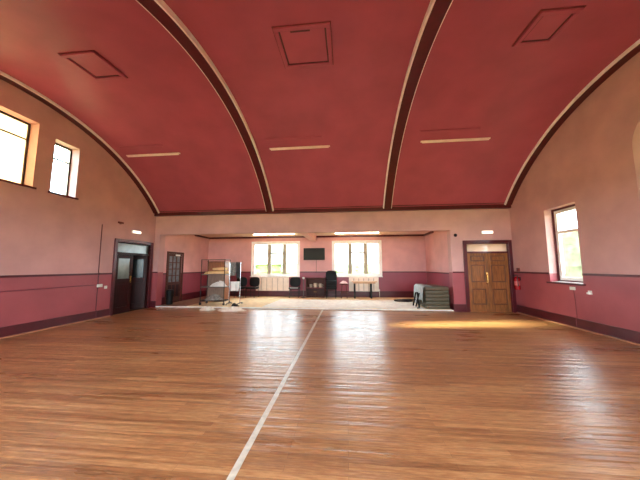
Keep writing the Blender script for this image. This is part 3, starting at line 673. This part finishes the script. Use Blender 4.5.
def cloth_lump(name, mat, label, cat, loc, rx, ry, h, seed, rz=0.0, n=22, group=None):
    """a crumpled heap: a soft mound with folds, closed underneath"""
    rnd = random.Random(seed); ph = [rnd.uniform(0, 6.28) for _ in range(8)]
    bm = bmesh.new(); rings = []
    m = 9
    for j in range(m + 1):
        t = j / m; ring = []
        for k in range(n):
            q = 2 * PI * k / n
            edge = 1 + 0.14 * math.sin(2 * q + ph[0]) + 0.1 * math.sin(3 * q + ph[1]) + 0.07 * math.sin(5 * q + ph[2])
            rr = (1 - t) * edge
            x, y = rx * rr * math.cos(q), ry * rr * math.sin(q)
            z = h * (1 - (1 - t) ** 2.2) * (0.75 + 0.25 * math.sin(3 * q + ph[3] + 4 * t)) + h * 0.16 * math.sin(7 * t + 4 * q + ph[4]) * min(1, 3 * t)
            z += h * 0.12 * math.sin(9 * q + ph[5]) * t * (1 - t) * 3
            ring.append(bm.verts.new((x, y, max(0.004 + 0.01 * t, z))))
        rings.append(ring)
    bot = [bm.verts.new((v.co.x, v.co.y, 0)) for v in rings[0]]
    bm.faces.new(list(reversed(bot)))
    for a, b in zip([bot] + rings, rings):
        for k in range(n): bm.faces.new((a[k], a[(k + 1) % n], b[(k + 1) % n], b[k]))
    bmesh.ops.remove_doubles(bm, verts=rings[-1], dist=0.0001)
    o = obj(name, bm, mat, smooth=True); o.location = loc; o.rotation_euler = (0, 0, rz)
    return tag(o, label, cat, group)
cloth_lump('folded_cloth', 'pink', 'pale pink folded cloth lying on the round stool', 'cloth', (-0.1, 12.3, CZ + 0.6755), 0.17, 0.15, 0.12, 3)

# tan table in front of the radiator
t = thing('side_table', 'tan wooden table with dark legs in front of the radiator', 'table', (0.83, 12.4, CZ))
boxes('tabletop', 'tan', [((-0.58, -0.22, 0.735), (0.58, 0.22, 0.775))], t, bevel=0.008)
boxes('apron', 'tan', [((-0.5, -0.19, 0.67), (0.5, -0.17, 0.735)), ((-0.5, 0.17, 0.67), (0.5, 0.19, 0.735))], t)
for sx in (-0.44, 0.31):
    for sy in (-0.16, 0.16):
        boxes('leg', 'black_metal', [((sx - 0.035, sy - 0.025, 0), (sx + 0.035, sy + 0.025, 0.67))], t, bevel=0.004)

# dark cabinet with an open shelf
cb = thing('sideboard', 'dark wooden cabinet with an open shelf below the television', 'cabinet', (-1.46, 12.55, CZ))
W = 0.45
boxes('carcass', 'umber', [((-W, -0.2, 0.05), (-W + 0.03, 0.2, 0.88)), ((W - 0.03, -0.2, 0.05), (W, 0.2, 0.88)), ((-W + 0.03, 0.18, 0.05), (W - 0.03, 0.2, 0.88)), ((-W + 0.03, -0.19, 0.44), (W - 0.03, 0.18, 0.47)), ((-W + 0.03, -0.19, 0.05), (W - 0.03, 0.18, 0.08)), ((-W + 0.02, -0.17, 0), (W - 0.02, 0.17, 0.05))], cb)
boxes('cabinet_top', 'umber', [((-W - 0.03, -0.23, 0.88), (W + 0.03, 0.21, 0.915))], cb, bevel=0.006)
boxes('shelf_edge', pmat('red_brown_edge', (122, 36, 36), 0.35, vary=0.06), [((-W + 0.03, -0.202, 0.44), (W - 0.03, -0.1905, 0.47))], cb)
for s in (-1, 1):
    dd = boxes('door', 'dark_wood', [((min(s * 0.004, s * (W - 0.034)), -0.2, 0.085), (max(s * 0.004, s * (W - 0.034)), -0.18, 0.435))], cb, bevel=0.004)
    bm = bmesh.new(); lathe(bm, [(0.008, 0), (0.008, -0.02), (0.016, -0.025), (0.012, -0.036)], (s * 0.05, -0.2, 0.27), 12, 'Y'); obj('knob', bm, 'brass', dd)
def mug(label, loc, sc):
    m = thing('mug', label, 'mug', loc, 0, 'pale mugs on the cabinet shelf')
    bm = bmesh.new(); lathe(bm, [(0.05 * sc, 0), (0.062 * sc, 0.01), (0.066 * sc, 0.15 * sc), (0.058 * sc, 0.15 * sc), (0.054 * sc, 0.02)], seg=18); obj('cup', bm, 'mug', m, smooth=True)
    bm = bmesh.new(); tube(bm, [(0.06 * sc, 0, 0.12 * sc), (0.1 * sc, 0, 0.115 * sc), (0.105 * sc, 0, 0.06 * sc), (0.062 * sc, 0, 0.035 * sc)], 0.009 * sc); obj('handle', bm, 'mug', m)
mug('pale mug on the cabinet shelf, first from the thin pole', (-1.68, 12.45, CZ + 0.4705), 1.0)
mug('largest pale mug, in the middle of the cabinet shelf', (-1.46, 12.44, CZ + 0.4705), 1.35)
mug('pale mug on the cabinet shelf, next to the stacked chairs', (-1.22, 12.45, CZ + 0.4705), 1.2)
p = thing('floor_stand', 'thin pale metal stand beside the dark cabinet', 'stand', (-2.02, 12.35, CZ))
bm = bmesh.new(); tube(bm, [(0, 0, 0.02), (0, 0, 0.88)], 0.014); obj('pole', bm, 'grey_metal', p, smooth=True)
bm = bmesh.new(); lathe(bm, [(0.13, 0), (0.13, 0.012), (0.03, 0.03)], seg=20); obj('base', bm, 'grey_metal', p, smooth=True)
bm = bmesh.new(); lathe(bm, [(0.02, 0.86), (0.055, 0.88), (0.055, 0.94), (0.03, 0.96)], seg=16); obj('stand_head', bm, 'white', p, smooth=True)

# bin beside the glazed door
b = thing('waste_bin', 'dark bin standing beside the glazed door', 'bin', (-6.93, 9.78, FZ))
bm = bmesh.new(); lathe(bm, [(0.1, 0), (0.11, 0.01), (0.135, 0.5), (0.125, 0.5), (0.1, 0.03)], seg=22); obj('bin_body', bm, 'black', b, smooth=True)
bm = bmesh.new(); lathe(bm, [(0.14, 0.5), (0.142, 0.52), (0.12, 0.56), (0.04, 0.575)], seg=22); obj('lid', bm, 'black_metal', b, smooth=True)

# ------------------------------------------------------------------ trolley group
def caster_bm(x, y, z):
    bm = bmesh.new(); lathe(bm, [(0.03, -0.018), (0.045, -0.014), (0.045, 0.014), (0.03, 0.018)], (x, y, z), 16, 'Y'); return bm
tr = thing('shelf_trolley', 'tall dark metal shelf trolley on castors, loaded with bedding', 'trolley', (-5.1, 9.86, CZ), 0.0)
W, Dp = 0.47, 0.24
for sx in (-1, 1):
    for sy in (-1, 1):
        bm = bmesh.new(); tube(bm, [(sx * W, sy * Dp, 0.1), (sx * W, sy * Dp, 1.74)], 0.014); obj('post', bm, 'black_metal', tr, smooth=True)
        c = obj('caster', caster_bm(sx * W, sy * Dp, 0.045), 'rubber', tr, smooth=True)
        boxes('fork', 'grey_metal', [((sx * W - 0.02, sy * Dp - 0.028, 0.045), (sx * W + 0.02, sy * Dp - 0.022, 0.11)), ((sx * W - 0.02, sy * Dp + 0.022, 0.045), (sx * W + 0.02, sy * Dp + 0.028, 0.11)), ((sx * W - 0.02, sy * Dp - 0.022, 0.092), (sx * W + 0.02, sy * Dp + 0.022, 0.11))], c)
for z, m in ((0.17, 'black_metal'), (0.69, 'grey_metal'), (1.17, 'grey_metal')):
    bm = bmesh.new()
    box(bm, (-W, -Dp - 0.012, z - 0.03), (W, -Dp + 0.012, z)); box(bm, (-W, Dp - 0.012, z - 0.03), (W, Dp + 0.012, z))
    box(bm, (-W - 0.012, -Dp, z - 0.03), (-W + 0.012, Dp, z)); box(bm, (W - 0.012, -Dp, z - 0.03), (W + 0.012, Dp, z))
    for k in range(1, 12): box(bm, (-W + 2 * W * k / 12 - 0.005, -Dp, z - 0.012), (-W + 2 * W * k / 12 + 0.005, Dp, z))
    obj('shelf', bm, m, tr)
bm = bmesh.new()
for sy in (-1, 1): tube(bm, [(-W, sy * Dp, 1.73), (W, sy * Dp, 1.73)], 0.01)
for sx in (-1, 1): tube(bm, [(sx * W, -Dp, 1.73), (sx * W, Dp, 1.73)], 0.01)
obj('top_rail', bm, 'grey_metal', tr)
TX, TY = -5.1, 9.86
def soft_slab(name, mat, label, cat, loc, dims, rz=0.0, group=None):
    bm = bmesh.new(); x, y, z = dims
    box(bm, (-x / 2, -y / 2, 0), (x / 2, y / 2, z))
    bmesh.ops.subdivide_edges(bm, edges=bm.edges[:], cuts=3, use_grid_fill=True)
    for v in bm.verts:
        u, w_ = v.co.x / (x / 2), v.co.y / (y / 2)
        if v.co.z > z * 0.9: v.co.z -= z * 0.28 * max(abs(u) ** 3, abs(w_) ** 3); v.co.z += 0.06 * z * math.sin(7 * v.co.x + 5 * v.co.y)
        elif v.co.z < z * 0.1: pass
        else: v.co.x *= 1.04; v.co.y *= 1.04
    o = obj(name, bm, mat, smooth=True)
    md = o.modifiers.new('round', 'SUBSURF'); md.levels = 2; md.render_levels = 2
    o.location = loc; o.rotation_euler = (0, 0, rz); return tag(o, label, cat, group)
soft_slab('seat_cushion', 'cushion', 'large cream cushion lying on the trolley top shelf', 'cushion', (TX + 0.1, TY, CZ + 1.171), (0.68, 0.4, 0.14), 0, 'cream cushions on the trolley')
soft_slab('seat_cushion', 'cushion', 'smaller cream cushion on top of the large trolley cushion', 'cushion', (TX + 0.17, TY, CZ + 1.322), (0.48, 0.36, 0.12), 0.08, 'cream cushions on the trolley')
cloth_lump('folded_blanket', 'cushion', 'small cream blanket folded at the end of the trolley top shelf', 'blanket', (TX - 0.37, TY - 0.02, CZ + 1.171), 0.09, 0.17, 0.1, 11)
cloth_lump('bed_linen', 'cloth', 'heap of white linen on the trolley middle shelf', 'linen', (TX + 0.16, TY, CZ + 0.691), 0.3, 0.2, 0.2, 21)
cloth_lump('grey_blanket', 'grey_cloth', 'heaped grey blanket on the trolley bottom shelf', 'blanket', (TX - 0.05, TY, CZ + 0.171), 0.37, 0.2, 0.2, 31)

cp = thing('tall_cupboard', 'tall brown wooden cupboard with slatted lower doors behind the trolley', 'cupboard', (-5.5, 10.85, CZ))
W = 0.39
boxes('carcass', 'brown', [((-W, -0.2, 0.06), (-W + 0.025, 0.25, 1.66)), ((W - 0.025, -0.2, 0.06), (W, 0.25, 1.66)), ((-W + 0.025, 0.23, 0.06), (W - 0.025, 0.25, 1.66)), ((-W + 0.025, -0.2, 0.06), (W - 0.025, 0.23, 0.09)), ((-W + 0.02, -0.16, 0), (W - 0.02, 0.22, 0.06))], cp)
boxes('cupboard_top', 'brown', [((-W - 0.02, -0.23, 1.66), (W + 0.02, 0.26, 1.69))], cp, bevel=0.005)
boxes('upper_door', 'brown', [((-W + 0.027, -0.205, 1.14), (W - 0.027, -0.185, 1.65))], cp, bevel=0.004)
for s in (-1, 1):
    a, b = sorted((s * 0.003, s * (W - 0.027)))
    bm = bmesh.new(); box(bm, (a, -0.2, 0.095), (b, -0.185, 1.13))
    for k in range(5): box(bm, (a + (b - a) * (k + 0.12) / 5, -0.21, 0.11), (a + (b - a) * (k + 0.88) / 5, -0.2, 1.115))
    dd = obj('lower_door', bm, 'grey_brown', cp)
    bm = bmesh.new(); lathe(bm, [(0.008, 0), (0.008, -0.02), (0.016, -0.025), (0.01, -0.035)], (s * 0.05, -0.21, 0.75), 12, 'Y'); obj('knob', bm, 'brass', dd)

# garment rail next to the trolley
gr = thing('garment_rail', 'chrome clothes rail hung with grey and white cloths next to the trolley', 'clothes rail', (-4.3, 9.82, CZ), 0.0)
for s in (-1, 1):
    bm = bmesh.new(); tube(bm, [(s * 0.22, 0, 0.07), (s * 0.22, 0, 1.62)], 0.014); obj('post', bm, 'chrome', gr, smooth=True)
    bm = bmesh.new(); tube(bm, [(s * 0.22, -0.24, 0.06), (s * 0.22, 0.24, 0.06)], 0.016); f = obj('foot_bar', bm, 'black_metal', gr)
    for sy in (-1, 1):
        bm = bmesh.new(); lathe(bm, [(0.02, -0.012), (0.027, 0), (0.02, 0.012)], (s * 0.22, sy * 0.22, 0.0272), 12, 'X'); obj('caster', bm, 'rubber', f)
bm = bmesh.new(); tube(bm, [(-0.24, 0, 1.61), (0.24, 0, 1.61)], 0.013); obj('hanging_bar', bm, 'chrome', gr, smooth=True)
bm = bmesh.new(); tube(bm, [(-0.22, 0, 0.86), (0.22, 0, 0.86)], 0.011); obj('middle_bar', bm, 'chrome', gr, smooth=True)
def hanging(name, mat, label, cat, loc, wd, drop_f, drop_b, r, seed, group=None):
    rnd = random.Random(seed); ph = rnd.uniform(0, 6)
    bm = bmesh.new(); nx = 14; prof = []
    for k in range(7): prof.append((-r, -drop_f + drop_f * k / 7))
    for k in range(7): prof.append((-r * math.cos(PI * k / 6), r * math.sin(PI * k / 6)))
    for k in range(1, 8): prof.append((r, -drop_b * k / 7))
    G = []
    for i in range(nx + 1):
        x = -wd / 2 + wd * i / nx; row = []
        for y, z in prof:
            dz = max(0, -z)
            yy = y + (0.035 * math.sin(9 * x / wd + ph) + 0.012 * math.sin(19 * x / wd)) * min(1, dz * 3) * (1 if y > 0 else 1)
            row.append(bm.verts.new((x * (1 - 0.1 * min(1, dz)), yy, z)))
        G.append(row)
    for a, b in zip(G, G[1:]):
        for k in range(len(prof) - 1): bm.faces.new((a[k], a[k + 1], b[k + 1], b[k]))
    o = obj(name, bm, mat, smooth=True); md = o.modifiers.new('thick', 'SOLIDIFY'); md.thickness = 0.006; md.offset = 1
    o.location = loc; return tag(o, label, cat, group)
RX, RY = -4.3, 9.82
hanging('grey_garment', 'grey_cloth', 'grey cloth hung over the top bar of the clothes rail', 'cloth', (RX - 0.09, RY, CZ + 1.61), 0.2, 0.5, 0.4, 0.02, 5)
hanging('dark_garment', pmat('charcoal_cloth', (70, 66, 66), 0.9, vary=0.2, vscale=10), 'charcoal cloth hung over the top bar of the clothes rail', 'cloth', (RX + 0.115, RY, CZ + 1.61), 0.16, 0.42, 0.6, 0.02, 6)
hanging('white_towel', 'cloth', 'bright white towel hung over the middle bar of the clothes rail', 'towel', (RX + 0.01, RY, CZ + 0.86), 0.34, 0.34, 0.25, 0.02, 8)
# dust sheet and dark scraps on the floor in front
cloth_lump('dust_sheet', 'sheet', 'crumpled pale sheet lying on the boards before the clothes rail', 'sheet', (-4.0, 8.85, 0.001), 0.46, 0.2, 0.13, 41, 0.05, 40)
cloth_lump('dust_sheet', 'sheet', 'smaller crumpled pale sheet lying on the boards before the trolley', 'sheet', (-4.88, 8.95, 0.001), 0.26, 0.17, 0.13, 43, -0.1, 30)
cloth_lump('black_bag', 'black', 'small black bag on the platform edge below the clothes rail', 'bag', (-4.1, 9.45, CZ), 0.14, 0.08, 0.11, 47)

# ------------------------------------------------------------------ mats on the right
mx0, mx1, my0, my1 = 2.72, 3.5, 9.4, 10.75
g = 'olive mats in the stack beside the oak doors'
hts = [0.13, 0.12, 0.13, 0.125, 0.12, 0.125]
z = FZ + 0.0125
names = ['bottom', 'second from the bottom', 'third from the bottom', 'third from the top', 'second from the top', 'topmost']
for k, h in enumerate(hts):
    m = thing('gym_mat', 'olive grey padded mat, %s in the stack beside the oak doors' % names[k], 'mat', ((mx0 + mx1) / 2 + random.uniform(-0.012, 0.012), (my0 + my1) / 2 + random.uniform(-0.02, 0.02), z), random.uniform(-0.008, 0.008), g)
    X, Y = (mx1 - mx0) / 2, (my1 - my0) / 2
    bm = bmesh.new(); box(bm, (-X, -Y, 0.0), (X, Y, h - 0.003)); obj('pad', bm, 'mat', m, bevel=0.022, smooth=True)
    boxes('seam', 'mat_edge', [((-X - 0.002, -Y - 0.002, h * 0.48), (X + 0.002, -Y + 0.004, h * 0.54)), ((-X - 0.002, -Y + 0.004, h * 0.48), (-X + 0.004, Y, h * 0.54))], m)
    z += h
top = z
# pale folded sheet hung over the side of the stack
bm = bmesh.new(); n1, n2 = 16, 12; G = []
for i in range(n1 + 1):
    y = 9.5 + 1.2 * i / n1; row = []
    for j in range(n2 + 1):
        s = j / n2
        if s < 0.3: xx, zz = mx0 + 0.28 * (1 - s / 0.3) - 0.03, top + 0.012 + 0.006 * math.sin(9 * y)
        else:
            q = (s - 0.3) / 0.7
            xx = mx0 - 0.045 - 0.03 * q + 0.03 * math.sin(11 * y + 2 * q) * q; zz = top - 0.02 - 0.68 * q * (0.85 + 0.15 * math.sin(5 * y))
        row.append(bm.verts.new((xx, y, zz)))
    G.append(row)
for a, b in zip(G, G[1:]):
    for k in range(n2): bm.faces.new((a[k], a[k + 1], b[k + 1], b[k]))
o = obj('draped_sheet', bm, 'blue_grey', smooth=True); md = o.modifiers.new('thick', 'SOLIDIFY'); md.thickness = 0.008; md.offset = 1
tag(o, 'pale blue-grey sheet draped over the side of the mat stack', 'sheet')
# black folding stand leaning by the mats
t = thing('folding_stand', 'black folding stand with crossed legs against the mat stack', 'stand', (2.5, 9.72, CZ + 0.014))
for k, (y0_, y1_) in enumerate(((-0.25, 0.16), (0.05, -0.2), (0.3, 0.12))):
    bm = bmesh.new(); tube(bm, [(-0.03 * k, y0_, 0.015), (0.06 - 0.03 * k, y1_, 0.5)], 0.028); obj('leg', bm, 'black_metal', t, smooth=True)
bm = bmesh.new(); tube(bm, [(-0.02, -0.25, 0.02), (-0.08, -0.4, 0.02), (-0.12, -0.48, 0.04)], 0.02); obj('foot', bm, 'rubber', t)
bm = bmesh.new(); tube(bm, [(0.0, -0.14, 0.2), (0.0, 0.24, 0.24)], 0.012); obj('crossbar', bm, 'black_metal', t)
# coil of dark cable on the carpet
bm = bmesh.new(); pts = []
for k in range(120):
    q = k * 0.33; r = 0.2 + 0.07 * math.sin(q * 0.37) + 0.03 * math.sin(q * 1.7)
    pts.append((r * 1.5 * math.cos(q), r * math.sin(q), 0.016 + 0.03 * (k / 120) + 0.012 * (1 + math.sin(q * 0.9))))
tube(bm, pts, 0.013, 6)
o = obj('cable_coil', bm, 'rubber', smooth=True); o.location = (2.35, 11.3, CZ + 0.013)
tag(o, 'loose coil of black cable on the rug near the mats', 'cable')

# ------------------------------------------------------------------ outside
struct(boxes('lawn', 'lawn', [((-60, -60, -0.6), (60, 70, -0.3))]))
def hedge(name, lo, hi, seed, mat='hedge'):
    bm = bmesh.new(); box(bm, lo, hi)
    for _ in range(4): bmesh.ops.subdivide_edges(bm, edges=bm.edges[:], cuts=1, use_grid_fill=True)
    rnd = random.Random(seed)
    for v in bm.verts: v.co += Vector((rnd.uniform(-.12, .12), rnd.uniform(-.12, .12), rnd.uniform(-.15, .15)))
    return struct(obj(name, bm, mat, smooth=True))
hedge('hedge_outside', (-14, 22, -0.4), (10, 23.5, 1.7), 5)
hedge('hedge_outside', (14, 2, -0.4), (15.5, 24, 3.6), 6, 'hedge_teal')

# ------------------------------------------------------------------ light
wd = bpy.data.worlds.new('World'); S.world = wd; wd.use_nodes = True
bg = wd.node_tree.nodes['Background']; bg.inputs[0].default_value = (0.88, 0.95, 1.0, 1); bg.inputs[1].default_value = 5.5
sun = bpy.data.lights.new('sun', 'SUN'); so = bpy.data.objects.new('sun', sun); COL.objects.link(so)
so.rotation_euler = Vector((10.7, 1.4, -4.1)).to_track_quat('-Z', 'Y').to_euler()
sun.energy = 25.0; sun.angle = math.radians(3.3); sun.color = (1.0, 0.76, 0.46)
def portal(name, loc, normal, sx, sy):
    l = bpy.data.lights.new(name, 'AREA'); l.shape = 'RECTANGLE'; l.size = sx; l.size_y = sy; l.cycles.is_portal = True
    o = bpy.data.objects.new(name, l); COL.objects.link(o); o.location = loc
    o.rotation_euler = Vector(normal).to_track_quat('-Z', 'Z').to_euler()
portal('daylight', (XL - 0.35, 4.63, 4.17), (1, 0, 0), 1.3, 1.6)
portal('daylight', (XL - 0.35, 5.95, 4.08), (1, 0, 0), 0.65, 1.45)
portal('daylight', (XR + 0.35, 7.29, 2.07), (-1, 0, 0), 1.05, 2.05)
portal('daylight', (XR + 0.35, 4.75, 3.4), (-1, 0, 0), 1.4, 2.2)
for a, b in AWL: portal('daylight', ((a + b) / 2, DB + 0.25, 1.9), (0, -1, 0), b - a, 1.7)
for a, b in FRONT_FILL_W: portal('daylight', ((a + b) / 2, YF - 0.27, 2.0), (0, 1, 0), b - a, 2.25)

# ------------------------------------------------------------------ camera
cam = bpy.data.cameras.new('camera'); co = bpy.data.objects.new('camera', cam); COL.objects.link(co)
r = Vector((0.99507826, 0.09906284, -0.00241219)); u = Vector((0.0126181, -0.10252801, 0.99465008)); f = Vector((-0.09828555, 0.98978511, 0.10327337))
co.matrix_world = Matrix(((r.x, u.x, -f.x, 0), (r.y, u.y, -f.y, 0), (r.z, u.z, -f.z, 1.5), (0, 0, 0, 1)))
cam.sensor_fit = 'HORIZONTAL'; cam.sensor_width = 36; cam.lens = 259.83 / 640 * 36; cam.clip_start = 0.02
S.camera = co
S.view_settings.view_transform = 'Standard'; S.view_settings.look = 'None'; S.view_settings.gamma = 1.0
S.view_settings.use_curve_mapping = False; S.view_settings.exposure = 1.86
S.cycles.use_denoising = True
S.cycles.max_bounces = 12; S.cycles.diffuse_bounces = 7; S.cycles.glossy_bounces = 4; S.cycles.transparent_max_bounces = 12
S.cycles.sample_clamp_indirect = 8.0
